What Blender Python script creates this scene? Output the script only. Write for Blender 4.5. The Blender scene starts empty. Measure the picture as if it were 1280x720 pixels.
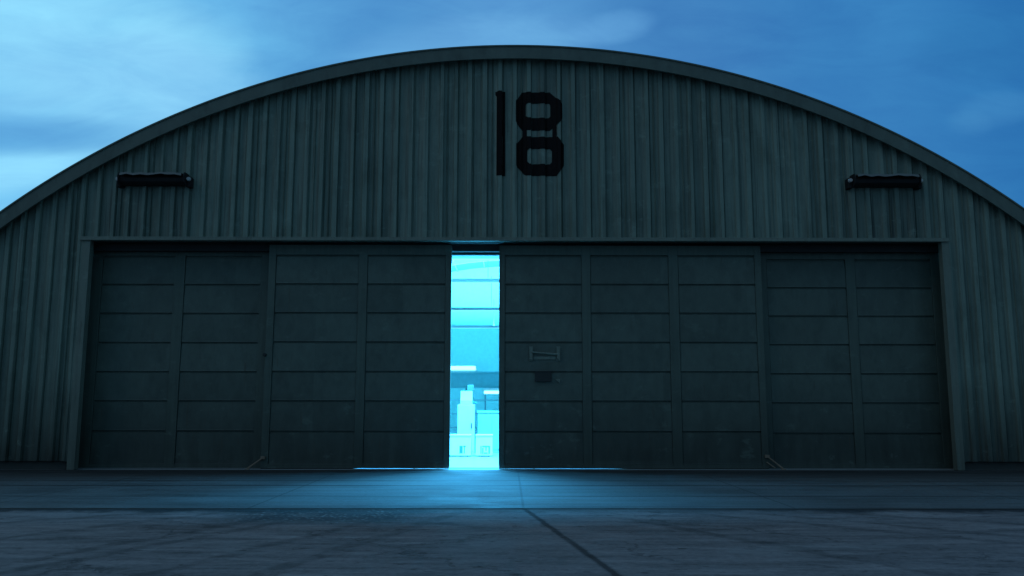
import bpy, bmesh, math, random
from mathutils import Vector, Matrix
random.seed(18)
R_ = math.radians
scene = bpy.context.scene
COL = scene.collection

# ------------------------------------------------------------ node helpers
class NT:
    def __init__(s, tree): s.t = tree; s.n = tree.nodes; s.l = tree.links
    def node(s, typ, **kw):
        n = s.n.new(typ)
        for k, v in kw.items(): setattr(n, k, v)
        return n
    def put(s, sock, v):
        if v is None: return
        if isinstance(v, bpy.types.NodeSocket): s.l.new(v, sock)
        else: sock.default_value = v
    def m(s, op, a, b=None, c=None, clamp=False):
        n = s.node('ShaderNodeMath', operation=op, use_clamp=clamp)
        for i, v in enumerate((a, b, c)):
            if v is not None: s.put(n.inputs[i], v)
        return n.outputs[0]
    def mix(s, f, a, b, bt='MIX'):
        n = s.node('ShaderNodeMix', data_type='RGBA', blend_type=bt)
        s.put(n.inputs[0], f)
        for i, v in ((6, a), (7, b)):
            if isinstance(v, tuple) and len(v) == 3: v = (*v, 1)
            s.put(n.inputs[i], v)
        return n.outputs[2]
    def ss(s, v, lo, hi, a=0., b=1.):
        n = s.node('ShaderNodeMapRange', interpolation_type='SMOOTHSTEP')
        s.put(n.inputs[0], v)
        for i, q in enumerate((lo, hi, a, b)): n.inputs[i+1].default_value = q
        return n.outputs[0]
    def pos(s):
        if not hasattr(s, '_p'):
            tc = s.node('ShaderNodeTexCoord'); s._p = tc.outputs['Object']
            sp = s.node('ShaderNodeSeparateXYZ'); s.l.new(s._p, sp.inputs[0]); s._x = sp.outputs
        return s._p
    def xyz(s): s.pos(); return s._x[0], s._x[1], s._x[2]
    def comb(s, x, y, z):
        n = s.node('ShaderNodeCombineXYZ')
        for i, v in enumerate((x, y, z)): s.put(n.inputs[i], v)
        return n.outputs[0]
    def scale(s, v, sc, rot=(0, 0, 0), off=(0, 0, 0)):
        n = s.node('ShaderNodeMapping'); s.put(n.inputs[0], v)
        n.inputs['Scale'].default_value = sc; n.inputs['Rotation'].default_value = rot
        n.inputs['Location'].default_value = off
        return n.outputs[0]
    def noise(s, v, sc=1, det=4, rough=.55, dist=0):
        n = s.node('ShaderNodeTexNoise'); s.put(n.inputs['Vector'], v)
        n.inputs['Scale'].default_value = sc; n.inputs['Detail'].default_value = det
        n.inputs['Roughness'].default_value = rough; n.inputs['Distortion'].default_value = dist
        return n.outputs[0]
    def white(s, v, dim='1D'):
        n = s.node('ShaderNodeTexWhiteNoise', noise_dimensions=dim)
        s.put(n.inputs['W' if dim == '1D' else 'Vector'], v); return n.outputs[0]
    def bump(s, h, st=.3, d=.02):
        n = s.node('ShaderNodeBump'); s.put(n.inputs['Height'], h)
        n.inputs['Strength'].default_value = st; n.inputs['Distance'].default_value = d
        return n.outputs[0]

def material(name):
    m = bpy.data.materials.new(name); m.use_nodes = True
    t = NT(m.node_tree); b = m.node_tree.nodes['Principled BSDF']
    return m, t, b

def painted(name, base, var=.25, rough=.55, streak=(3, 3, .35), cell=None, grime_shade=0., rust=0., metallic=0., spec=.4, bump=.25):
    """weathered painted metal: vertical streaks, blotches, sheet-to-sheet tone, dirt and painted-in shade at the foot, rust specks"""
    m, t, b = material(name)
    p = t.pos(); x, y, z = t.xyz()
    st = t.noise(t.scale(p, (streak[0]*3, streak[1]*3, streak[2])), 1.6, 6, .62)
    bl = t.noise(p, .8, 5, .6)
    fine = t.noise(t.scale(p, (9, 9, 2.2)), 3.0, 5, .7)
    v = t.m('ADD', t.m('MULTIPLY', t.m('SUBTRACT', st, .5), var*2.6), t.m('MULTIPLY', t.m('SUBTRACT', bl, .5), var*1.6))
    v = t.m('ADD', v, t.m('MULTIPLY', t.m('SUBTRACT', fine, .5), var*.9))
    if cell:
        cx = t.m('FLOOR', t.m('DIVIDE', t.m('ADD', x, 40.), cell[0]))
        cz = t.m('FLOOR', t.m('DIVIDE', t.m('ADD', z, cell[2]), cell[1]))
        w = t.white(t.m('ADD', cx, t.m('MULTIPLY', cz, 37.3)))
        v = t.m('ADD', v, t.m('MULTIPLY', t.m('SUBTRACT', w, .5), var*.9))
    col = t.mix(t.m('MULTIPLY', t.m('ADD', v, 1.), .5, clamp=True),
                tuple(c*.25 for c in base), tuple(c*1.75 for c in base))
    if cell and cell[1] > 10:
        col = t.mix(t.m('MULTIPLY', t.ss(y, -.040, -.070), .22), col, tuple(c*1.9 for c in base))  # rib crests painted lighter, as if catching the light
        # rain runs down the sheets, painted shadow below the two lamps
        run = t.ss(t.noise(t.scale(p, (11, 11, .22)), 1.3, 5, .6), .52, .66)
        run2 = t.ss(t.noise(t.scale(p, (16, 16, .5), off=(3, 0, 1)), 1.3, 5, .65), .56, .68)
        col = t.mix(t.m('MULTIPLY', run, .45), col, (.035, .045, .035))
        col = t.mix(t.m('MULTIPLY', run2, .30), col, (.26, .30, .25))
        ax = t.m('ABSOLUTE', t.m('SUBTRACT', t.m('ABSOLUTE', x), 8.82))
        lamp_shadow = t.m('MULTIPLY', t.m('MULTIPLY', t.ss(ax, .75, 1.25, 1., 0.), t.ss(z, 6.75, 6.5, 0., 1.)), t.m('ADD', .35, t.m('MULTIPLY', run, .65)))
        col = t.mix(t.m('MULTIPLY', lamp_shadow, .60), col, (.022, .026, .022))
        patch = t.ss(t.noise(t.scale(p, (1.1, 1.1, .5)), .9, 5, .6), .56, .66)
        col = t.mix(t.m('MULTIPLY', patch, .35), col, (.075, .10, .07))
        lap = t.m('MULTIPLY', t.ss(t.m('ABSOLUTE', t.m('SUBTRACT', z, 8.1)), .0, .03, 1., 0.), t.m('MULTIPLY', run, .35))
        col = t.mix(lap, col, (.03, .035, .03))
    if grime_shade:  # foot dirt, deepened to paint in the dim light low on the walls
        g = t.m('MULTIPLY', t.ss(z, 2.6, -.2), t.m('ADD', .35, t.noise(t.scale(p, (4, 4, .8)), 1, 4)))
        col = t.mix(t.m('MULTIPLY', g, grime_shade, clamp=True), col, (.02, .018, .014))
    wear = t.ss(t.noise(t.scale(p, (2.2, 2.2, 1.2), off=(5, 5, 5)), 1.1, 7, .68), .50, .66)
    col = t.mix(t.m('MULTIPLY', wear, .30), col, tuple(c*.45 for c in base))
    wear2 = t.ss(t.noise(t.scale(p, (1.4, 1.4, 2.2), off=(1, 8, 3)), 1.6, 7, .70), .58, .68)
    col = t.mix(t.m('MULTIPLY', wear2, .28), col, tuple(c*1.8 for c in base))
    if rust:
        drips = t.m('MULTIPLY', t.ss(t.noise(t.scale(p, (14, 14, .9)), 1.2, 4, .6), .60, .70), t.ss(t.noise(p, 1.1, 3, .5), .45, .62))
        col = t.mix(t.m('MULTIPLY', drips, rust*.9), col, (.075, .05, .032))
        r = t.ss(t.noise(t.scale(p, (6, 6, 1.3)), 1.5, 7, .72), .66, .76)
        col = t.mix(t.m('MULTIPLY', r, rust), col, (.10, .045, .022))
    t.put(b.inputs['Base Color'], col)
    t.put(b.inputs['Roughness'], t.ss(fine, .2, .8, rough-.12, rough+.15))
    b.inputs['Metallic'].default_value = metallic
    b.inputs['Specular IOR Level'].default_value = spec
    if bump: t.put(b.inputs['Normal'], t.bump(t.m('ADD', t.m('MULTIPLY', st, .6), t.m('MULTIPLY', bl, 2.)), bump, .02))
    return m

def plain(name, base, rough=.5, metallic=0., var=.15, emit=None, es=0):
    m, t, b = material(name)
    n = t.noise(t.pos(), 6, 5, .6)
    t.put(b.inputs['Base Color'], t.mix(n, tuple(c*(1-var) for c in base), tuple(min(1, c*(1+var)) for c in base)))
    t.put(b.inputs['Roughness'], t.ss(n, .2, .8, rough-.08, rough+.1))
    b.inputs['Metallic'].default_value = metallic
    if emit:
        b.inputs['Emission Color'].default_value = (*emit, 1); b.inputs['Emission Strength'].default_value = es
    return m

# ------------------------------------------------------------ mesh helpers
class MB:
    def __init__(s): s.v = []; s.f = []
    def add(s, vs, fs):
        o = len(s.v); s.v += [tuple(v) for v in vs]; s.f += [tuple(i+o for i in f) for f in fs]; return s
    def box(s, x0, x1, y0, y1, z0, z1):
        return s.add([(x0,y0,z0),(x1,y0,z0),(x1,y1,z0),(x0,y1,z0),(x0,y0,z1),(x1,y0,z1),(x1,y1,z1),(x0,y1,z1)],
                     [(0,3,2,1),(4,5,6,7),(0,1,5,4),(1,2,6,5),(2,3,7,6),(3,0,4,7)])
    def tube(s, a, b, r, n=12, r2=None):
        a, b = Vector(a), Vector(b); d = (b-a).normalized(); r2 = r if r2 is None else r2
        u = d.orthogonal().normalized(); w = d.cross(u)
        vs = []
        for c, rr in ((a, r), (b, r2)):
            for i in range(n):
                an = 2*math.pi*i/n; vs.append(c+u*math.cos(an)*rr+w*math.sin(an)*rr)
        return s.add(vs, [tuple(range(n))[::-1], tuple(range(n, 2*n))]+[(i, (i+1) % n, n+(i+1) % n, n+i) for i in range(n)])
    def prism_xz(s, pts, y0, y1):
        n = len(pts); vs = [(x, y0, z) for x, z in pts]+[(x, y1, z) for x, z in pts]
        return s.add(vs, [tuple(range(n)), tuple(range(n, 2*n))[::-1]]+[(i, n+i, n+(i+1) % n, (i+1) % n) for i in range(n)])
    def prism_yz(s, pts, x0, x1):
        n = len(pts); vs = [(x0, y, z) for y, z in pts]+[(x1, y, z) for y, z in pts]
        return s.add(vs, [tuple(range(n)), tuple(range(n, 2*n))[::-1]]+[(i, n+i, n+(i+1) % n, (i+1) % n) for i in range(n)])
    def build(s, name, mat, parent=None, bevel=0, smooth=False):
        me = bpy.data.meshes.new(name); me.from_pydata(s.v, [], s.f); me.update()
        bm = bmesh.new(); bm.from_mesh(me); bmesh.ops.recalc_face_normals(bm, faces=bm.faces); bm.to_mesh(me); bm.free()
        if smooth: me.shade_smooth()
        me.materials.append(mat)
        o = bpy.data.objects.new(name, me); COL.objects.link(o)
        if parent:
            o.parent = parent
            o.location = -world_loc(parent) if False else (0, 0, 0)
        if bevel:
            mo = o.modifiers.new('bevel', 'BEVEL'); mo.width = bevel; mo.segments = 2; mo.limit_method = 'ANGLE'
        return o

def world_loc(o): return o.location
def tag(o, label=None, cat=None, group=None, kind=None):
    if label: o['label'] = label
    if cat: o['category'] = cat
    if group: o['group'] = group
    if kind: o['kind'] = kind
    return o
def thing(name, label, cat, group=None, loc=(0, 0, 0)):
    o = bpy.data.objects.new(name, None); COL.objects.link(o); o.location = loc; o.empty_display_size = .3
    return tag(o, label, cat, group)

# ------------------------------------------------------------ materials
M = {}
M['wall'] = painted('gable_sheet_paint', (.160, .205, .165), var=.48, rough=.50, cell=(1.065, 60., 10.), grime_shade=1.0, rust=.45, bump=.3)
M['trim'] = painted('trim_paint', (.175, .20, .16), var=.34, rough=.5, grime_shade=.5, rust=.35)
M['fascia'] = painted('fascia_paint', (.115, .138, .112), var=.36, rough=.45, streak=(1, 1, 1), rust=.2)
M['door'] = painted('door_paint', (.094, .120, .096), var=.34, rough=.5, grime_shade=.7, rust=.3, bump=.15)
M['door_panel'] = painted('door_panel_paint', (.092, .117, .095), var=.36, rough=.46, streak=(1, 1, 2.0), cell=(2.07, .697, -.19), grime_shade=.8, rust=.5, bump=.45)
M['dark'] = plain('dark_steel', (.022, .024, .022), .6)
M['black_paint'] = painted('numeral_paint', (.010, .007, .007), var=.3, rough=.75, spec=.15, bump=0)
M['lamp_hood'] = plain('hood_metal', (.19, .19, .18), .55, .2, .3)
M['lamp_body'] = plain('lamp_black', (.008, .008, .008), .8)
M['knob'] = plain('knob_grey', (.55, .52, .5), .4)
M['steel'] = plain('worn_steel', (.30, .30, .29), .4, .7, .3)
M['rust_steel'] = plain('rusty_steel', (.24, .17, .12), .6, .3, .4)
M['white'] = plain('inner_white', (.88, .88, .85), .45, var=.08)
M['vault'] = plain('vault_lining', (.16, .24, .22), .55, var=.3)
M['end'] = plain('end_wall_paint', (.66, .82, .72), .6, var=.12)
M['rib'] = plain('rib_paint', (.42, .48, .5), .5, var=.15)
M['beam'] = plain('beam_blue', (.32, .60, .60), .5, var=.2)
M['locker'] = plain('locker_paint', (.72, .76, .76), .4, var=.1)
M['cab'] = plain('cabinet_teal', (.30, .48, .52), .45, var=.15)
M['mark'] = plain('panel_teal', (.05, .22, .22), .5)
M['tube'] = plain('lit_tube', (.9, .9, .9), .5, emit=(.30, .85, 1.0), es=2.2)
M['diffuser'] = plain('lit_diffuser', (.8, .9, .9), .5, emit=(.25, .85, 1.0), es=.9)
M['floor'] = plain('hall_floor', (.36, .38, .38), .35, var=.2)
M['plinth'] = plain('foundation', (.05, .05, .045), .9, var=.4)

# ground --------------------------------------------------------------
def line_mask(t, x, y, a, b, w, soft, wob):
    """soft mask along a line from a to b on the ground, wobbling with noise"""
    ax, ay = a; bx, by = b; L = math.hypot(bx-ax, by-ay); ux, uy = (bx-ax)/L, (by-ay)/L
    along = t.m('ADD', t.m('MULTIPLY', t.m('SUBTRACT', x, ax), ux), t.m('MULTIPLY', t.m('SUBTRACT', y, ay), uy))
    across = t.m('ADD', t.m('MULTIPLY', t.m('SUBTRACT', x, ax), -uy), t.m('MULTIPLY', t.m('SUBTRACT', y, ay), ux))
    across = t.m('ABSOLUTE', t.m('ADD', across, wob))
    k = t.ss(across, w, w+soft, 1., 0.)
    k = t.m('MULTIPLY', k, t.ss(along, -.8, .4)); k = t.m('MULTIPLY', k, t.ss(along, L-.4, L+1.0, 1., 0.))
    return k

def ground_material(name, base, kind):
    m, t, b = material(name); p = t.pos(); x, y, z = t.xyz()
    big = t.noise(p, .35, 5, .6); mid = t.noise(t.scale(p, (.7, 1.6, 1)), 1.3, 7, .65, .6)
    fine = t.noise(p, 14, 6, .7); grit = t.noise(p, 70, 3, .7)
    sA = t.noise(t.scale(p, (.7, 4.5, 1), rot=(0, 0, R_(66))), 1.1, 7, .66, .5)
    sB = t.noise(t.scale(p, (.7, 4.5, 1), rot=(0, 0, R_(-58))), 1.1, 7, .66, .5)
    sC = t.noise(t.scale(p, (.16, 2.2, 1)), 1.5, 7, .66, .4)
    def c(n, k): return t.m('MULTIPLY', t.m('SUBTRACT', n, .5), k)
    v = t.m('ADD', c(big, 1.0), c(mid, 1.5)); v = t.m('ADD', v, c(fine, 1.5)); v = t.m('ADD', v, c(grit, .5))
    if kind == 'asphalt':
        side = t.ss(x, -1.5, 2.)
        s = t.m('ADD', t.m('MULTIPLY', sA, t.m('SUBTRACT', 1., side)), t.m('MULTIPLY', sB, side))
        v = t.m('ADD', v, c(s, 2.4)); v = t.m('ADD', v, c(sC, .9))
    else:
        v = t.m('ADD', v, c(sC, 2.0))
    f = t.m('MULTIPLY', t.m('ADD', v, 1.), .5, clamp=True)
    col = t.mix(f, tuple(q*.22 for q in base), tuple(q*1.8 for q in base))
    h = t.m('ADD', t.m('MULTIPLY', fine, .5), t.m('MULTIPLY', grit, .35)); h = t.m('ADD', h, t.m('MULTIPLY', mid, 1.2))
    rough = t.ss(mid, .3, .7, .70, .88)
    if kind == 'asphalt':
        wob = c(t.noise(p, 1.1, 5, .6), .35); wob2 = c(t.noise(p, 3.0, 5, .7), .10)
        brk = t.ss(t.noise(p, 2.3, 5, .7), .38, .58)
        marks = None
        for a_, b_, w_ in [((-5.4,-12.4),(-3.3,-7.9),.05), ((-5.0,-12.4),(-2.7,-7.7),.04), ((-2.6,-12.6),(-.9,-7.5),.06),
                           ((-3.6,-12.4),(-1.6,-7.6),.03), ((1.4,-8.3),(4.1,-12.6),.06), ((2.6,-7.9),(6.5,-11.2),.05),
                           ((4.4,-7.6),(8.6,-10.2),.06), ((3.2,-7.6),(8.4,-12.2),.04), ((6.4,-7.7),(11,-9.6),.05), ((-9.5,-10.8),(-5.2,-7.6),.06), ((-7.5,-12),(-4.2,-7.6),.05)]:
            k = line_mask(t, x, y, a_, b_, w_, .10, wob)
            marks = k if marks is None else t.m('MAXIMUM', marks, k)
        marks = t.m('MULTIPLY', marks, t.m('ADD', .25, t.m('MULTIPLY', brk, .75)))
        col = t.mix(t.m('MULTIPLY', marks, .42), col, (.014, .014, .015))
        # tar-sealed joint running toward the viewer, and one crossing
        j = line_mask(t, x, y, (.02, -7.1), (.86, -12.6), .018, .050, wob2)
        j2 = line_mask(t, x, y, (.86, -12.6), (1.5, -24), .018, .050, wob2)
        j = t.m('MAXIMUM', j, j2)
        col = t.mix(t.m('MULTIPLY', j, .68), col, (.006, .006, .006))
        rough = t.m('MAXIMUM', rough, j)
        # coarse aggregate patch left of the joint
        vo = t.node('ShaderNodeTexVoronoi'); t.put(vo.inputs['Vector'], t.scale(p, (1, .6, 1))); vo.inputs['Scale'].default_value = 13
        patch = t.m('MULTIPLY', t.ss(y, -9.0, -8.3), t.m('MULTIPLY', t.ss(x, -4.6, -3.4), t.ss(x, -1.0, -2.0)))
        dots = t.m('MULTIPLY', t.ss(vo.outputs[0], .12, .5), patch)
        col = t.mix(t.m('MULTIPLY', dots, .7), col, (.02, .02, .022)); h = t.m('SUBTRACT', h, t.m('MULTIPLY', dots, 1.5))
        # hairline cracks
        pd = t.node('ShaderNodeVectorMath', operation='ADD'); t.put(pd.inputs[0], p)
        nz = t.noise(p, 1.7, 5, .7); t.put(pd.inputs[1], t.comb(c(nz, 1.1), c(t.noise(t.scale(p, (1, 1, 1), off=(7, 3, 0)), 1.5, 5, .7), 1.1), 0.))
        vc = t.node('ShaderNodeTexVoronoi', feature='DISTANCE_TO_EDGE'); t.put(vc.inputs['Vector'], t.scale(pd.outputs[0], (1, 1, 0))); vc.inputs['Scale'].default_value = .42
        ck = t.m('MULTIPLY', t.ss(vc.outputs[0], .004, .016, 1., 0.), t.ss(t.noise(p, .55, 3, .5), .45, .58))
        col = t.mix(t.m('MULTIPLY', ck, .35), col, (.012, .012, .013)); h = t.m('SUBTRACT', h, t.m('MULTIPLY', ck, 1.2))
        # patches worn pale and patches of spilt oil
        pa = t.ss(t.noise(t.scale(p, (.6, .9, 1), off=(2, 9, 0)), .8, 6, .62), .54, .66)
        col = t.mix(t.m('MULTIPLY', pa, .35), col, (.30, .27, .265))
        oi = t.ss(t.noise(t.scale(p, (.8, 1.3, 1), off=(12, 1, 0)), 1.1, 6, .6), .60, .70)
        col = t.mix(t.m('MULTIPLY', oi, .45), col, (.03, .03, .032))
        # pocks
        pk = t.ss(t.noise(t.scale(p, (2.2, 4.5, 1)), 1.6, 6, .65), .60, .67)
        col = t.mix(t.m('MULTIPLY', pk, .6), col, (.015, .015, .016)); h = t.m('SUBTRACT', h, t.m('MULTIPLY', pk, .7))
        # ragged dark edge where the slab starts
        e = t.ss(t.m('ADD', y, c(t.noise(t.scale(p, (1, .6, 1)), 1.4, 5, .7), 1.2)), -7.75, -7.35)
        e = t.m('MULTIPLY', e, t.ss(t.m('ABSOLUTE', x), 1.5, 5., .6, 1.))
        col = t.mix(t.m('MULTIPLY', e, .85), col, (.012, .013, .015))
    else:
        for yy, w in ((-.72, .03), (-2.75, .025), (-3.75, .04), (-5.6, .015)):
            d = t.m('ABSOLUTE', t.m('ADD', t.m('SUBTRACT', y, yy), c(t.noise(p, .8, 4, .6), .06)))
            k = t.ss(d, w, w+.05, 1., 0.)
            col = t.mix(t.m('MULTIPLY', k, .8), col, (.01, .01, .011)); h = t.m('SUBTRACT', h, t.m('MULTIPLY', k, .8))
        for xx in (-12, -8, -4, 0.02, 4, 8, 12):
            d = t.m('ABSOLUTE', t.m('SUBTRACT', x, xx)); k = t.ss(d, .008, .03, 1., 0.)
            col = t.mix(t.m('MULTIPLY', k, .5), col, (.015, .015, .015))
        # darker band towards the doors
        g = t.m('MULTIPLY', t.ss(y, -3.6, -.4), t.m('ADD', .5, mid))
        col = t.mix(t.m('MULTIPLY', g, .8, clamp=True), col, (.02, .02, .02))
        rough = t.ss(mid, .3, .7, .60, .80)
    t.put(b.inputs['Base Color'], col); t.put(b.inputs['Roughness'], rough)
    b.inputs['Specular IOR Level'].default_value = .22
    t.put(b.inputs['Normal'], t.bump(h, .55, .02))
    return m
M['asphalt'] = ground_material('asphalt', (.200, .166, .163), 'asphalt')
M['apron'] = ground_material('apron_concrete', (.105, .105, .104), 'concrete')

# ------------------------------------------------------------ setting
def sheet(name, x0, x1, y0, y1, z, mat, nx=1, ny=1):
    b = MB()
    for i in range(nx+1):
        for j in range(ny+1): b.v.append((x0+(x1-x0)*i/nx, y0+(y1-y0)*j/ny, z))
    b.f = [(i*(ny+1)+j, (i+1)*(ny+1)+j, (i+1)*(ny+1)+j+1, i*(ny+1)+j+1) for i in range(nx) for j in range(ny)]
    return tag(b.build(name, mat), kind='structure')
sheet('ground', -600, 600, -600, 600, -.012, M['asphalt'], 8, 8)
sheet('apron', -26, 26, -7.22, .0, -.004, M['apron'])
sheet('hangar_floor', -17, 17, .0, 32, 0.0, M['floor'])
# steel sliding-door tracks let into the slab
tr = MB()
for y in (.22, .52): tr.box(-10.6, 10.6, y, y+.03, .0005, .010)
tag(tr.build('door_track', M['dark']), kind='structure')
# dark strip for the seam between slab and asphalt
dr = MB(); dr.box(-26, 26, -7.255, -7.222, -.010, -.002)
tag(dr.build('seam_strip', M['plinth']), kind='structure')

# ------------------------------------------------------------ hangar
RO, ZC = 19.643, -9.391
hangar = thing('hangar', 'large arched hangar of weathered green-grey corrugated metal with sliding doors ajar', 'hangar')

def arch_dr(x):          # the real arch is a touch flatter on top than a circle
    u = min(abs(x)/12., 1.1); return -.062+.092*u*u
def arch_z(x, r):
    r += arch_dr(x); return ZC+math.sqrt(max(r*r-x*x, 0))
# corrugated gable -------------------------------------------------
PITCH = .355; YD = .060
prof = []   # (x, y) profile of the sheeting, every rib a little different
x = -17.04; rib = 0
while x < 17.1:
    sh = -.007 if (rib//3) % 2 else 0.
    j = random.uniform(-.035, .030); d = YD*random.uniform(.65, 1.25); tl = random.uniform(-.008, .008)
    prof += [(x+.000, .0+sh), (x+.012, .0+sh), (x+.075, -.006+sh+tl), (x+.150, -.003+sh), (x+.205+j, -.020+sh-tl),
             (x+.232+j, -d+sh), (x+.318+j*.5, -d-.006+sh), (x+.328+j*.5, -d*.35+sh), (x+.334+j*.5, .018+sh), (x+.348, .018+sh)]
    if random.random() < .3:
        i = len(prof)-8; prof[i] = (prof[i][0], prof[i][1]+.012)
    if random.random() < .35:      # a lap of two sheets: an extra thin step on the pan
        i = len(prof)-8; xq = prof[i][0]+.02
        prof.insert(i+1, (xq, -.030+sh)); prof.insert(i+2, (xq+.008, .004+sh))
    x += PITCH+random.uniform(-.022, .022); rib += 1
prof = [p for p in prof if abs(p[0]) < 17.0]
def prof_y(x):
    import bisect
    xs = prof_y.xs; i = min(max(bisect.bisect(xs, x), 1), len(xs)-1)
    a, b = prof[i-1], prof[i]; f = (x-a[0])/(b[0]-a[0]+1e-9); return a[1]+(b[1]-a[1])*f
prof_y.xs = [p[0] for p in prof]

def gable_mesh(xa, xb, zbot, laps=()):
    b = MB(); cols = []
    xs = [p for p in prof if xa <= p[0] <= xb]
    xs = [(xa, prof_y(xa))]+xs+[(xb, prof_y(xb))]
    NZ = 26
    for (x, y) in xs:
        zt = arch_z(x, RO-.16)
        zs = [zbot+(12.0-zbot)*i/NZ for i in range(NZ+1)]
        c = []
        for z in zs:
            dent = .006*math.sin(x*2.1+z*1.3)*math.sin(x*.7-z*2.3)+.004*math.sin(x*9.0+z*.9)
            off = 0
            for lz in laps:
                if z < lz: off -= .010
            c.append((x, y+dent+off, min(z, zt)))
        cols.append(c)
    for i, c in enumerate(cols):
        for v in c: b.v.append(v)
    n = NZ+1
    for i in range(len(cols)-1):
        for k in range(NZ):
            a, q, r, s = i*n+k, (i+1)*n+k, (i+1)*n+k+1, i*n+k+1
            if b.v[a][2] >= b.v[s][2]-1e-6 and b.v[q][2] >= b.v[r][2]-1e-6: continue
            b.f.append((a, q, r, s))
    return b
def sheet_part(b, name, label=None):
    me = bpy.data.meshes.new(name); me.from_pydata(b.v, [], b.f); me.materials.append(M['wall'])
    o = bpy.data.objects.new(name, me); COL.objects.link(o); o.parent = hangar
    so = o.modifiers.new('thickness', 'SOLIDIFY'); so.thickness = .004; so.offset = 0
    if label: o['label'] = label
    return o
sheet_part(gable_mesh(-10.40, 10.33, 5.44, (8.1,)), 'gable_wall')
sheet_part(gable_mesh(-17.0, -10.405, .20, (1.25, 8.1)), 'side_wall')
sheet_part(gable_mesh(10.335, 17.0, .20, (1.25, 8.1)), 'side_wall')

# inner lining behind the gable so no light leaks through
b = MB(); N = 60
def arch_strip(xa, xb, z0, y, n):
    for i in range(n):
        a = xa+(xb-xa)*i/n; c = xa+(xb-xa)*(i+1)/n
        b.prism_xz([(a, z0), (c, z0), (c, arch_z(c, RO-.2)), (a, arch_z(a, RO-.2))], y, y+.05)
arch_strip(-10.4, 10.33, 5.42, .10, 40)
arch_strip(-17.1, -10.4, .0, .10, 14); arch_strip(10.33, 17.1, .0, .10, 14)
b.build('wall_lining', M['plinth'], hangar)
# foundation under the side sheets
for xa, xb in ((-17.2, -10.42), (10.36, 17.2)):
    b = MB(); b.box(xa, xb, .03, .095, -.01, .26); b.build('foundation', M['plinth'], hangar)

# roof vault (outside skin and lining) and the fascia band on its edge
def arc_band(name, mat, r0, r1, y0, y1, a0=-.03, n=128, parent=hangar, a1=None, seam=False):
    b = MB(); t0 = math.asin((-ZC)/r1)-.01; t1 = math.pi-t0
    for i in range(n+1):
        t = t0+(t1-t0)*i/n; c, s = math.cos(t), math.sin(t)
        e = arch_dr(r1*c); q0, q1 = r0+e, r1+e
        b.v += [(-q0*c, y0, ZC+q0*s), (-q1*c, y0, ZC+q1*s), (-q1*c, y1, ZC+q1*s), (-q0*c, y1, ZC+q0*s)]
    for i in range(n):
        for k in range(4):
            a, q = i*4+k, i*4+(k+1) % 4; b.f.append((a, q, q+4, a+4))
    b.f += [(0, 1, 2, 3), (n*4+3, n*4+2, n*4+1, n*4)]
    return b.build(name, mat, parent)
fa = arc_band('fascia', M['fascia'], RO-.315, RO, -.26, -.20, n=160)
# rolled top edge and return lip
arc_band('fascia_cap', M['fascia'], RO-.012, RO+.022, -.285, -.12, n=160)
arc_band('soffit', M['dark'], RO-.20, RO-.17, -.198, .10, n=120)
# joints of the fascia lengths
for k in range(-8, 9):
    b = MB()
    t = math.pi/2+k*.105+.03; c, s = math.cos(t), math.sin(t)
    for w in (.035,):
        pts = []
        e = arch_dr(RO*c)
        for (r, q) in ((RO-.317, -w), (RO-.317, w), (RO-.02, w), (RO-.02, -w)):
            pts.append((-(r+e)*c+q*s, ZC+(r+e)*s+q*c))
        b.prism_xz(pts, -.266, -.2605)
    b.build('fascia_joint', M['fascia'], hangar)
roof = arc_band('roof', M['fascia'], RO-.15, RO-.02, -.11, 32.0, n=96)
lin = arc_band('vault_lining', M['vault'], RO-.21, RO-.16, .16, 31.9, n=72)
for i, y in enumerate([2.5+3.6*k for k in range(8)]):
    arc_band('roof_rib', M['rib'], RO-.48, RO-.215, y, y+.16, n=48)
for k in range(-9, 10):
    b = MB()
    t = math.pi/2+k*.087; c, s = math.cos(t), math.sin(t)
    x0, z0 = -(RO-.29)*c, ZC+(RO-.29)*s
    b.box(x0-.04, x0+.04, .2, 31.8, z0-.05, z0+.05)
    b.build('purlin', M['rib'], hangar)
# far end wall inside
b = MB()
for i in range(40):
    a = -17.1+34.2*i/40; c = -17.1+34.2*(i+1)/40
    b.prism_xz([(a, 0), (c, 0), (c, arch_z(c, RO-.21)), (a, arch_z(a, RO-.21))], 31.6, 31.7)
b.build('end_wall', M['end'], hangar)

# lintel, jambs, header ------------------------------------------------
b = MB(); b.box(-10.40, 10.33, -.13, .09, 5.372, 5.452); b.box(-10.40, 10.33, -.145, -.12, 5.36, 5.405)
b.build('lintel', M['trim'], hangar, bevel=.006)
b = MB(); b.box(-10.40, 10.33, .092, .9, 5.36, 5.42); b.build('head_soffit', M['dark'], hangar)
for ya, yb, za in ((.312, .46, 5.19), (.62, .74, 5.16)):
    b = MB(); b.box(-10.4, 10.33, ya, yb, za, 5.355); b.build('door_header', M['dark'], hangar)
b = MB(); b.box(-10.345, -10.165, -.105, .08, .0, 5.368); b.build('jamb', M['trim'], hangar, bevel=.006)
b = MB(); b.box(10.155, 10.335, -.105, .08, .0, 5.368); b.build('jamb', M['trim'], hangar, bevel=.006)
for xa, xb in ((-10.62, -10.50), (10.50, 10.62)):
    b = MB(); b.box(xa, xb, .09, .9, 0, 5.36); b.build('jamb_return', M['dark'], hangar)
# sheet closers either side (thin flashing between jamb and sheets)
for xa, xb in ((-10.43, -10.35), (10.34, 10.385)):
    b = MB(); b.box(xa, xb, -.075, .02, .19, 5.37); b.build('flashing', M['wall'], hangar)

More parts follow.
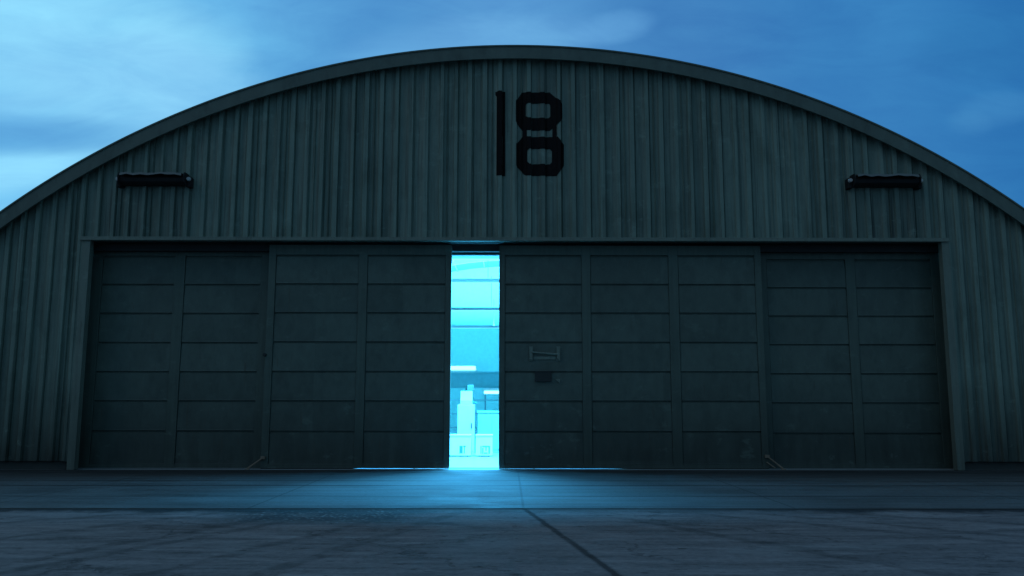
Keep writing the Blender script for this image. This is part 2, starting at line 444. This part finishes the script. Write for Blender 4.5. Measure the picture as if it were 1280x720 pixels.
# sliding doors ---------------------------------------------------------
def door(yf, x0, x1, stiles, rows, ztop, zbot, label):
    """stiles: list of (xa, xb) flat vertical members; rows: z of the board joints, top first"""
    d = MB()
    d.box(x0, x1, yf+.062, yf+.11, zbot, ztop)   # back skin
    for a, c in stiles: d.box(a, c, yf, yf+.060, zbot, ztop)
    for (a, c), (e, f) in zip(stiles[:-1], stiles[1:]):
        d.box(c+.001, e-.001, yf+.002, yf+.060, rows[0]+.004, ztop)      # top rail
        d.box(c+.001, e-.001, yf+.004, yf+.060, zbot, zbot+.10)           # bottom rail
    o = d.build('sliding_door', M['door'], hangar, bevel=.004); o['label'] = label
    for (a, c), (e, f) in zip(stiles[:-1], stiles[1:]):
        p = MB(); rr = list(rows)+[zbot+.10]
        for k in range(len(rows)):
            zt, zb = rr[k]-.040, rr[k+1]
            q = random.uniform(0, .005); q2 = random.uniform(-.003, .003)
            xa, xb = c+.012, e-.006
            zb_ = zb+(.004 if k < len(rows)-1 else .006)
            p.prism_yz([(yf+.008+q, zb_), (yf+.012+q, zb_+.012), (yf+.030+q2, zt-.01), (yf+.040, zt), (yf+.058, zt), (yf+.058, zb_)], xa, xb)
        p.build('panel', M['door_panel'], o)
    return o
rin = [5.075, 4.38, 3.685, 2.985, 2.285, 1.592, .884]
dl_in = door(.20, -5.985, -1.585, [(-5.985,-5.815), (-3.815,-3.605), (-1.72,-1.585)], rin, 5.325, .017, 'inner left door leaf, two panel columns wide, at the left of the lit gap')
dr_in = door(.20, -.42, 5.90, [(-.42,-.29), (1.56,1.77), (3.66,3.89), (5.745,5.90)], rin, 5.315, .015, 'inner right door leaf, three panel columns wide, with a pull handle')
dl_out = door(.50, -10.50, -5.75, [(-10.50,-10.13), (-8.365,-8.115), (-6.26,-5.75)], [5.095,4.402,3.697,2.987,2.285,1.589,.88], 5.25, .0, 'outer left door leaf, set back behind the inner one')
dr_out = door(.50, 5.70, 10.50, [(5.70,6.12), (8.065,8.298), (10.165,10.50)], [5.033,4.345,3.65,2.957,2.254,1.556,.838], 5.22, .0, 'outer right door leaf, set back in deep shade')
# edge strips, knob, rollers, braces
b = MB(); b.box(-1.60, -1.578, .19, .315, .07, 5.30); b.build('edge_strip', M['door'], dl_in)
b = MB(); b.box(-.427, -.405, .19, .315, .07, 5.30); b.build('edge_strip', M['door'], dr_in)
for d, pts in ((dl_in, [(-5.98, 0), (-5.98, .06), (-5.0, .05), (-4.6, .022), (-4.1, .018), (-3.6, .004), (-3.5, 0)]),
               (dr_in, [(5.89, 0), (5.89, .06), (5.0, .05), (4.5, .02), (3.6, .016), (2.6, .010), (1.9, .004), (1.8, 0)])):
    b = MB(); b.prism_xz(pts, .235, .285); b.build('leak_wedge', M['dark'], d)  # added wedges that taper the light leaking under the inner leaves
b = MB(); b.box(-5.97, -5.78, .312, .498, .0, 5.18); b.build('leak_block', M['dark'], dl_out)  # added blocks that stop light leaking between the overlapping leaves
b = MB(); b.box(5.72, 5.88, .312, .498, .0, 5.18); b.build('leak_block', M['dark'], dr_out)
b = MB(); b.tube((-5.99, .17, 2.66), (-5.99, .205, 2.66), .045); b.tube((-5.99, .15, 2.66), (-5.99, .172, 2.66), .028)
b.build('knob', M['dark'], dl_in)
for (d, xs) in ((dl_in, (-2.4,)), (dr_in, (.4, 2.7))):
    for xx in xs:
        b = MB(); b.tube((xx, .225, .030), (xx, .255, .030), .028, 16); b.build('roller', M['dark'], d)
def brace(d, a, bq):
    b = MB(); b.tube(a, bq, .018, 8); b.box(bq[0]-.05, bq[0]+.05, bq[1]-.02, bq[1]+.03, bq[2]-.03, bq[2]+.035)
    b.box(a[0]-.05, a[0]+.05, a[1]-.04, a[1]+.04, 0.0, .02)
    b.build('floor_stay', M['rust_steel'], d)
brace(dl_in, (-6.26, .10, .02), (-5.93, .17, .26))
brace(dr_in, (6.20, .10, .02), (5.86, .17, .30))
b = MB(); b.tube((6.03, .12, .03), (5.84, .17, .17), .012, 8); b.build('floor_stay', M['rust_steel'], dr_in)
# pull handle on the right leaf
b = MB()
for xx in (.335, .985):
    b.prism_xz([(xx-.035, 2.58), (xx+.03, 2.55), (xx+.035, 2.83), (xx-.02, 2.85)], .150, .208)
    b.box(xx-.045, xx+.05, .196, .206, 2.53, 2.87)
b.tube((.335, .165, 2.73), (.985, .165, 2.68), .022, 10)
b.box(.40, .92, .2, .21, 2.56, 2.63)
b.build('handle', M['trim'], dr_in)
b = MB(); b.box(.43, .82, .165, .21, 2.035, 2.275); b.box(.41, .84, .155, .207, 2.262, 2.285)
b.build('lock_box', M['dark'], dr_in, bevel=.006)
b = MB(); b.prism_xz([(.90, 2.10), (1.02, 2.10), (1.02, 2.01), (.985, 2.03)], .178, .206); b.build('latch', M['trim'], dr_in)
# ------------------------------------------------------------ number 18
def in_poly(px, pz, poly):
    c = False; j = len(poly)-1
    for i in range(len(poly)):
        xi, zi = poly[i]; xj, zj = poly[j]
        if (zi > pz) != (zj > pz) and px < (xj-xi)*(pz-zi)/(zj-zi)+xi: c = not c
        j = i
    return c
def spans(x, poly):
    zs = []; n = len(poly)
    for i in range(n):
        (x0, z0), (x1, z1) = poly[i], poly[(i+1) % n]
        if (x0 > x) != (x1 > x): zs.append(z0+(z1-z0)*(x-x0)/(x1-x0))
    zs.sort(); return list(zip(zs[::2], zs[1::2]))
def gable_y(x, z):
    off = -.010 if z < 8.1 else 0
    return prof_y(x)+off+.006*math.sin(x*2.1+z*1.3)*math.sin(x*.7-z*2.3)+.004*math.sin(x*9.0+z*.9)
def sub_spans(S, holes):
    out = []
    for a, b_ in S:
        cur = [(a, b_)]
        for h0, h1 in holes:
            nx = []
            for p, q in cur:
                if h1 <= p or h0 >= q: nx.append((p, q)); continue
                if h0 > p: nx.append((p, h0))
                if h1 < q: nx.append((h1, q))
            cur = nx
        out += cur
    return out
def painted_shape(name, outers, holes, parent):
    """thin stencilled plates that follow the corrugation"""
    b = MB(); x0 = min(p[0] for o in outers for p in o); x1 = max(p[0] for o in outers for p in o)
    for polys in outers:
        xa = min(p[0] for p in polys); xb = max(p[0] for p in polys)
        cuts = sorted(set([xa, xb]+[p[0] for p in polys]+[p[0] for h in holes for p in h if xa < p[0] < xb]+[p[0] for p in prof if xa < p[0] < xb]))
        for a, c in zip(cuts[:-1], cuts[1:]):
            if c-a < .0008: continue
            e = 1e-4
            def sp(x):
                hs = [s for h in holes for s in spans(x, h)]
                return sub_spans(spans(x, polys), hs)
            sa, sc = sp(a+e), sp(c-e)
            if len(sa) != len(sc): sa = sc = sp((a+c)/2)
            for (za, zb), (zc, zd) in zip(sa, sc):
                n = 6
                for k in range(n):
                    f0, f1 = k/n, (k+1)/n
                    q = [(a, za+(zb-za)*f0), (c, zc+(zd-zc)*f0), (c, zc+(zd-zc)*f1), (a, za+(zb-za)*f1)]
                    # wavering painted edge
                    top = [(x_, gable_y(x_, z_)-.013, z_) for x_, z_ in q]; bot = [(x_, gable_y(x_, z_)-.006, z_) for x_, z_ in q]
                    b.add(top+bot, [(0,1,2,3), (7,6,5,4), (0,4,5,1), (1,5,6,2), (2,6,7,3), (3,7,4,0)])
    return b.build(name, M['black_paint'], parent)
number = thing('building_number', 'black numerals 18 high on the corrugated gable above the doors', 'number sign')
one = [(-.50, 6.985), (-.285, 6.98), (-.290, 9.11), (-.44, 9.12), (-.535, 9.10), (-.535, 9.03), (-.50, 8.98)]
painted_shape('numeral_one', [one], [], number)
up_o = [(.12, 9.095), (.799, 9.098), (.936, 8.97), (1.08, 8.86), (1.105, 8.80), (1.105, 8.44), (1.08, 8.37), (.94, 8.235), (.80, 8.12), (.12, 8.12), (-.03, 8.35), (-.03, 8.87)]
up_i = [(.212, 8.77), (.268, 8.812), (.778, 8.812), (.817, 8.771), (.815, 8.486), (.776, 8.445), (.267, 8.444), (.209, 8.484)]
lo_o = [(.13, 7.957), (.985, 7.96), (1.142, 7.77), (1.138, 7.237), (1.0, 7.03), (.96, 6.985), (.22, 6.985), (.17, 7.02), (-.02, 7.234), (-.02, 7.776)]
lo_i = [(.247, 7.60), (.30, 7.656), (.80, 7.657), (.85, 7.60), (.848, 7.33), (.80, 7.275), (.30, 7.275), (.246, 7.33)]
bars = [[(.135, 8.119), (.235, 8.119), (.235, 7.958), (.135, 7.958)], [(.865, 8.174), (.965, 8.256), (.965, 7.962), (.865, 7.961)]]
eight = painted_shape('numeral_eight', [up_o, lo_o]+bars, [], number) if False else None
b_ = painted_shape('numeral_eight', [up_o, lo_o, bars[0], bars[1]], [up_i, lo_i], number)

# ------------------------------------------------------------ wall lamps (unlit)
def wall_lamp(xc, zc, w, label, parts_from=None, tilt=0.):
    root = thing('wall_lamp', label, 'wall lamp', 'unlit trough lamps on the gable', (xc, 0, zc))
    h = w/2
    b = MB(); hx = [-h+.16+(w-.32)*q/9 for q in range(10)]; rows_ = []
    for xq in hx:
        e = random.uniform(-.016, .016); e2 = random.uniform(-.012, .012)
        rows_.append([(xq, yq, zq+(e if yq < -.2 else 0)+(e2 if zq < .06 else 0)) for yq, zq in ((-.02, .14), (-.30, .115), (-.42, .09), (-.425, .040), (-.41, .036), (-.40, .075), (-.30, .095), (-.02, .11))])
    for q in rows_: b.v += q
    for q in range(9):
        for k in range(8): b.f.append((q*8+k, q*8+(k+1) % 8, (q+1)*8+(k+1) % 8, (q+1)*8+k))
    b.f += [tuple(range(8)), tuple(range(79, 71, -1))]
    b.build('hood', M['lamp_hood'], root)
    b = MB(); b.prism_yz([(-.03, .09), (-.28, .06), (-.34, -.02), (-.32, -.10), (-.22, -.155), (-.06, -.155)], -h+.10, h-.10); b.build('body', M['lamp_body'], root, bevel=.01)
    for s in (-1, 1):
        b = MB(); b.prism_yz([(.0, .13), (-.34, .12), (-.40, .02), (-.37, -.12), (-.26, -.19), (.0, -.19)], s*(h-.11)-.012, s*(h-.11)+.012); b.build('end_plate', M['lamp_body'], root)
        b = MB(); b.box(s*(h-.05)-.045, s*(h-.05)+.045, -.22, -.02, -.20, .05); b.build('bracket', M['lamp_body'], root, bevel=.008)
        b = MB(); b.tube((s*(h-.045), -.222, -.02), (s*(h-.045), -.285, -.02), .052, 12, .040); b.build('end_cap', M['knob'], root)
    return root
wl = wall_lamp(-8.70, 6.85, 1.78, 'black unlit trough lamp on the gable above the left outer door')
wr = thing('wall_lamp', 'black unlit trough lamp on the gable above the right outer door', 'wall lamp', 'unlit trough lamps on the gable', (8.84, 0, 6.85))
for ch in list(wl.children):
    c = ch.copy(); COL.objects.link(c); c.parent = wr

# ------------------------------------------------------------ inside the hangar
def strip_lamp(loc, L, label, group='ceiling strip lamps inside the hangar'):
    r = thing('strip_lamp', label, 'strip lamp', group, loc)
    b = MB(); b.prism_yz([(-.16, .12), (-.10, 0), (.10, 0), (.16, .12), (.145, .12), (.09, .015), (-.09, .015), (-.145, .12)], -L/2, L/2); b.build('reflector', M['white'], r)
    b = MB(); b.tube((-L/2+.04, 0, .05), (L/2-.04, 0, .05), .02, 10); b.build('tube', M['tube'], r)
    b = MB(); b.box(-L/2+.02, L/2-.02, -.095, .095, -.012, -.002); b.build('diffuser', M['diffuser'], r)
    for hx in (-.3*L, 0, .3*L):
        b = MB(); b.tube((hx, 0, .15), (hx, 0, 1.6), .01, 6); b.build('hanger', M['steel'], r)
    return r
LC = (.055, .49, 1.0)
def area(loc, rot, sx, sy, e, name='lamp_light'):
    l = bpy.data.lights.new(name, 'AREA'); l.shape = 'RECTANGLE'; l.size = sx; l.size_y = sy; l.energy = e; l.color = LC
    o = bpy.data.objects.new(name, l); COL.objects.link(o); o.location = loc; o.rotation_euler = rot; return o
rows = [(6.5, 6.07), (12.5, 6.2), (19.0, 5.83), (26.0, 5.64)]
names = ['nearest', 'second', 'third', 'farthest']
for k, (yy, zz) in enumerate(rows):
    for xx, L, side in ((-1.0, 15.0, 'left'),):
        strip_lamp((xx, yy, zz), L, 'long uplighter trough hung across the hangar roof, %s of four seen through the gap' % names[k])
    area((-1.0, yy, zz+.10), (R_(180), 0, 0), 14.6, .16, (100, 200, 1200, 9500)[k])
# ---- things standing on the floor
def crate(x0, x1, y, z1, label, mark):
    r = thing('equipment_case', label, 'equipment case', 'white equipment cases on the hangar floor', ((x0+x1)/2, y, 0))
    h = (x1-x0)/2
    b = MB(); b.box(-h, h, 0, .55, .03, z1); b.build('body', M['white'], r, bevel=.02)
    b = MB(); b.box(-h-.01, h+.01, -.012, .56, z1-.02, z1+.02); b.build('lid', M['white'], r, bevel=.006)
    b = MB()
    for p in mark: b.box(*[q for q in (p[0], p[1], -.006, -.001, p[2], p[3])])
    b.build('front_mark', M['mark'], r)
    for s in (-1, 1):
        b = MB(); b.tube((s*(h-.1)-.02, .08, .03), (s*(h-.1)+.02, .08, .03), .03, 10); b.build('castor', M['dark'], r)
crate(-1.98, -1.285, 4.9, .61, 'white equipment case with two short dark bars on its front, left one of two',
      [(.02, .11, .10, .31), (.15, .175, .10, .31), (.13, .20, .28, .31)])
crate(-1.145, -.66, 4.9, .61, 'white equipment case with a square dark emblem on its front, right one of two',
      [(-.10, -.075, .09, .31), (-.05, .17, .28, .31), (.13, .17, .09, .28), (-.05, -.02, .09, .25), (.0, .10, .09, .12), (.045, .07, .17, .28)])
r = thing('locker', 'tall pale locker standing behind the left white equipment case', 'locker', None, (-1.52, 6.9, 0))
b = MB(); b.box(-.28, .26, 0, .5, 0, 1.50); b.build('body', M['locker'], r, bevel=.01)
b = MB(); b.box(-.25, .23, -.02, -.002, .06, 1.46); b.build('door', M['locker'], r, bevel=.006)
b = MB(); b.box(.15, .18, -.05, -.02, .75, .92); b.build('handle', M['dark'], r)
r = thing('instrument_box', 'pale instrument box with a slanted front standing on top of the locker', 'instrument box', None, (-1.50, 7.0, 1.503))
b = MB(); b.prism_yz([(0, 0), (.34, 0), (.34, .42), (.16, .42), (0, .12)], -.22, .16); b.build('body', M['locker'], r, bevel=.01)
b = MB(); b.box(-.02, .20, .18, .32, .42, .62); b.build('head', M['vault'], r, bevel=.02)
b = MB(); b.tube((.16, .05, .10), (.30, .0, .02), .025, 8); b.build('lever', M['mark'], r)
r = thing('cabinet', 'wide teal cabinet standing behind the right white equipment case', 'cabinet', None, (-.72, 6.9, 0))
b = MB(); b.box(-.44, .44, 0, .6, 0, 1.24); b.build('body', M['cab'], r, bevel=.01)
b = MB(); b.box(-.46, .46, -.03, .62, 1.24, 1.30); b.build('top', M['beam'], r)
for xa in (-.37, .01):
    b = MB(); b.box(xa, xa+.36, -.014, -.002, .1, 1.15); b.build('door', M['cab'], r, bevel=.004)
# gantry across the hall
r = thing('gantry', 'blue steel gantry beam spanning the hangar behind the cabinets', 'gantry', None, (0, 14, 0))
b = MB(); b.box(-7, 6, 0, .25, 2.20, 2.74); b.box(-7, 6, -.12, .37, 2.74, 2.80); b.box(-7, 6, -.12, .37, 2.15, 2.20); b.build('beam', M['beam'], r)
for xx in (-6.8, 5.8):
    b = MB(); b.box(xx-.15, xx+.15, 0, .25, 0, 2.15); b.build('leg', M['beam'], r)
r = thing('strip_lamp', 'bright lit strip lamp resting on the blue gantry beam', 'strip lamp', 'strip lamps at the gantry', (-2.25, 13.9, 2.92))
b = MB(); b.box(-.78, .78, -.02, .10, -.10, .0); b.build('housing', M['white'], r)
b = MB(); b.tube((-.74, -.06, .02), (.74, -.06, .02), .08, 12); b.build('tube', M['tube'], r)
r = thing('strip_lamp', 'short lit strip lamp below the blue gantry beam, near its right side', 'strip lamp', 'strip lamps at the gantry', (-.80, 13.85, 1.97))
b = MB(); b.box(-.40, .40, -.02, .10, .06, .16); b.build('housing', M['white'], r)
b = MB(); b.tube((-.37, -.03, .0), (.37, -.03, .0), .06, 12); b.build('tube', M['tube'], r)
# back-wall shelving
r = thing('shelving', 'pale shelving rack against the far hangar wall, seen through the gap', 'shelving', None, (-2.4, 24, 0))
for xx in (-2, -1, 0, 1, 2):
    b = MB(); b.box(xx-.03, xx+.03, .02, .58, 0, 2.6); b.build('upright', M['rib'], r)
for zz in (.3, 1.0, 1.7, 2.4):
    b = MB(); b.box(-2.05, 2.05, 0, .6, zz, zz+.05); b.build('shelf', M['locker'], r)

# added lights without fixtures inside the doors: throw the fan on the apron
area((4.6, 3.0, 6.6), (R_(-34), 0, 0), 9, .5, 6400, 'doorway_fill')
area((-7.0, 3.0, 6.6), (R_(-34), 0, 0), 8, .5, 3300, 'doorway_fill')
area((-1.0, 3.4, 6.8), (R_(-30), 0, 0), 4, .5, 5400, 'doorway_fill')

# ------------------------------------------------------------ haze
HAZE = False
if HAZE:
    b = MB(); b.box(-640, 640, -640, 640, -1.1, 12.0)
    hm = bpy.data.materials.new('haze'); hm.use_nodes = True
    nt = hm.node_tree; nt.nodes.remove(nt.nodes['Principled BSDF'])
    pv = nt.nodes.new('ShaderNodeVolumePrincipled')
    pv.inputs['Color'].default_value = (.85, .93, 1, 1); pv.inputs['Density'].default_value = .006; pv.inputs['Anisotropy'].default_value = .94
    nt.links.new(pv.outputs[0], nt.nodes['Material Output'].inputs['Volume'])
    hz = b.build('haze', hm); tag(hz, kind='stuff')
    hz['label'] = 'thin evening haze round the hangar'

# ------------------------------------------------------------ world
SUN_EL, SUN_AZ = R_(52), R_(-50)     # the brighter part of the evening sky, high to the left
w = bpy.data.worlds.new('World'); scene.world = w; w.use_nodes = True
t = NT(w.node_tree); bg = w.node_tree.nodes['Background']
sky = t.node('ShaderNodeTexSky', sky_type='NISHITA'); sky.sun_disc = False
sky.sun_elevation = R_(4); sky.sun_rotation = R_(-60); sky.air_density = 1.5; sky.ozone_density = 4
tc = t.node('ShaderNodeTexCoord'); nrm = t.node('ShaderNodeVectorMath', operation='NORMALIZE'); t.l.new(tc.outputs['Generated'], nrm.inputs[0])
d = nrm.outputs[0]; sp = t.node('ShaderNodeSeparateXYZ'); t.l.new(d, sp.inputs[0]); X, Y, Z = sp.outputs
hl = t.m('SQRT', t.m('ADD', t.m('MULTIPLY', X, X), t.m('MULTIPLY', Y, Y)))
s = t.m('DIVIDE', X, t.m('MAXIMUM', hl, .001))
ramp = t.node('ShaderNodeValToRGB'); t.put(ramp.inputs[0], t.m('MULTIPLY', t.m('ADD', s, 1.), .5))
cr = ramp.color_ramp; cr.interpolation = 'EASE'
stops = [(.0, (.10, .38, .62)), (.22, (.17, .54, .88)), (.33, (.12, .42, .76)), (.42, (.085, .31, .63)), (.50, (.094, .315, .64)), (.60, (.054, .225, .52)), (.70, (.036, .20, .49)), (.79, (.022, .165, .44)), (1., (.015, .10, .26))]
cr.elements[0].position = 0; cr.elements[0].color = (*stops[0][1], 1); cr.elements[1].position = 1; cr.elements[1].color = (*stops[-1][1], 1)
for p_, c_ in stops[1:-1]: e = cr.elements.new(p_); e.color = (*c_, 1)
front = ramp.outputs[0]
# clouds
yy = t.m('MAXIMUM', Y, .15)
U = t.m('DIVIDE', X, yy); V = t.m('DIVIDE', Z, yy)
uv = t.comb(U, V, 0.)
n1 = t.noise(t.scale(uv, (2.2, 5.5, 1)), 1.6, 7, .55, .8); n2 = t.noise(t.scale(uv, (1.2, 3.0, 1), off=(3, 1, 0)), 2.2, 6, .6, .5)
def blob(u0, v0, a, b_, ang, soft=1.):
    c, s_ = math.cos(R_(ang)), math.sin(R_(ang))
    du = t.m('SUBTRACT', U, u0); dv = t.m('SUBTRACT', V, v0)
    p = t.m('DIVIDE', t.m('ADD', t.m('MULTIPLY', du, c), t.m('MULTIPLY', dv, s_)), a)
    q = t.m('DIVIDE', t.m('SUBTRACT', t.m('MULTIPLY', dv, c), t.m('MULTIPLY', du, s_)), b_)
    r2 = t.m('ADD', t.m('MULTIPLY', p, p), t.m('MULTIPLY', q, q))
    r2 = t.m('ADD', r2, t.m('MULTIPLY', t.m('SUBTRACT', n1, .5), 2.6))
    return t.ss(r2, -.1, 1.0+soft*.6, 1., 0.)
col = front
for (a_, bb, cc, dd, ang, k, c_) in [
        (-.53, .425, .26, .12, -25, .62, (.30, .72, .98)),
        (-.40, .365, .20, .07, -22, .40, (.27, .64, .96)),
        (-.60, .285, .14, .028, 4, .8, (.27, .69, .98)),
        (-.60, .327, .16, .026, 2, .8, (.085, .34, .68)),
        (-.22, .44, .12, .07, 30, .35, (.07, .30, .64)),
        (-.05, .45, .18, .035, 6, .30, (.19, .50, .84)),
        (.13, .47, .05, .02, 10, .35, (.16, .45, .80)),
        (.60, .36, .06, .022, 8, .26, (.075, .30, .60)),
        (.57, .345, .03, .018, 0, .3, (.07, .29, .58)),
        (.62, .46, .10, .05, 10, .35, (.02, .15, .40))]:
    col = t.mix(t.m('MULTIPLY', blob(a_, bb, cc, dd, ang), k), col, c_)
n4 = t.noise(t.scale(uv, (3.0, 9.0, 1), rot=(0, 0, R_(18))), 1.8, 7, .6, 1.0)
mot = t.m('ADD', t.m('MULTIPLY', t.m('SUBTRACT', n2, .5), .7), t.m('MULTIPLY', t.m('SUBTRACT', n4, .5), .55))
col = t.mix(1., col, t.comb(t.m('ADD', 1., mot), t.m('ADD', 1., t.m('MULTIPLY', mot, .8)), t.m('ADD', 1., t.m('MULTIPLY', mot, .4))), 'MULTIPLY')
# behind the viewer and overhead: dull blue-grey overcast
n3 = t.noise(t.scale(d, (1.5, 1.5, 3.)), 1.4, 6, .6, .4)
back = t.mix(t.ss(n3, .3, .7), (.068, .175, .30), (.115, .27, .42))
back = t.mix(t.ss(Z, .0, .7), t.mix(.5, back, (.03, .08, .14)), back)
fb = t.m('MULTIPLY', t.ss(Y, .05, .45), t.ss(Z, .92, .62))
col = t.mix(fb, back, col)
# lift by strength .1, plus a little of the physical sky
ten = t.node('ShaderNodeVectorMath', operation='SCALE'); t.put(ten.inputs[0], col); ten.inputs['Scale'].default_value = 10.
sk = t.node('ShaderNodeVectorMath', operation='SCALE'); t.put(sk.inputs[0], sky.outputs[0]); sk.inputs['Scale'].default_value = .10
ad = t.node('ShaderNodeVectorMath', operation='ADD'); t.put(ad.inputs[0], ten.outputs[0]); t.put(ad.inputs[1], sk.outputs[0])
t.put(bg.inputs[0], ad.outputs[0]); bg.inputs[1].default_value = .1

# dim, very soft evening light from high on the left front
sl = bpy.data.lights.new('sun', 'SUN'); sl.energy = .10; sl.angle = R_(25); sl.color = (1., .9, .85)
so = bpy.data.objects.new('sun', sl); COL.objects.link(so)
dirv = Vector((.75, .45, -.75)); so.rotation_euler = dirv.to_track_quat('-Z', 'Y').to_euler()

# ------------------------------------------------------------ camera
cam = bpy.data.cameras.new('camera'); co = bpy.data.objects.new('camera', cam); COL.objects.link(co)
cam.sensor_width = 36; cam.lens = 36*1050/1280; cam.clip_end = 3000; cam.clip_start = .05
yaw, pitch, roll = .0043, .1377, .001
fw = Vector((math.sin(yaw)*math.cos(pitch), math.cos(yaw)*math.cos(pitch), math.sin(pitch)))
rt = Vector((math.cos(yaw), -math.sin(yaw), 0)); up = rt.cross(fw)
r2 = rt*math.cos(roll)+up*math.sin(roll); u2 = -rt*math.sin(roll)+up*math.cos(roll)
mm = Matrix((r2, u2, -fw)).transposed().to_4x4(); mm.translation = Vector((-.2046, -19.8129, 1.5))
co.matrix_world = mm
scene.camera = co

scene.view_settings.view_transform = 'Standard'; scene.view_settings.look = 'None'
scene.view_settings.exposure = 0; scene.view_settings.gamma = 1
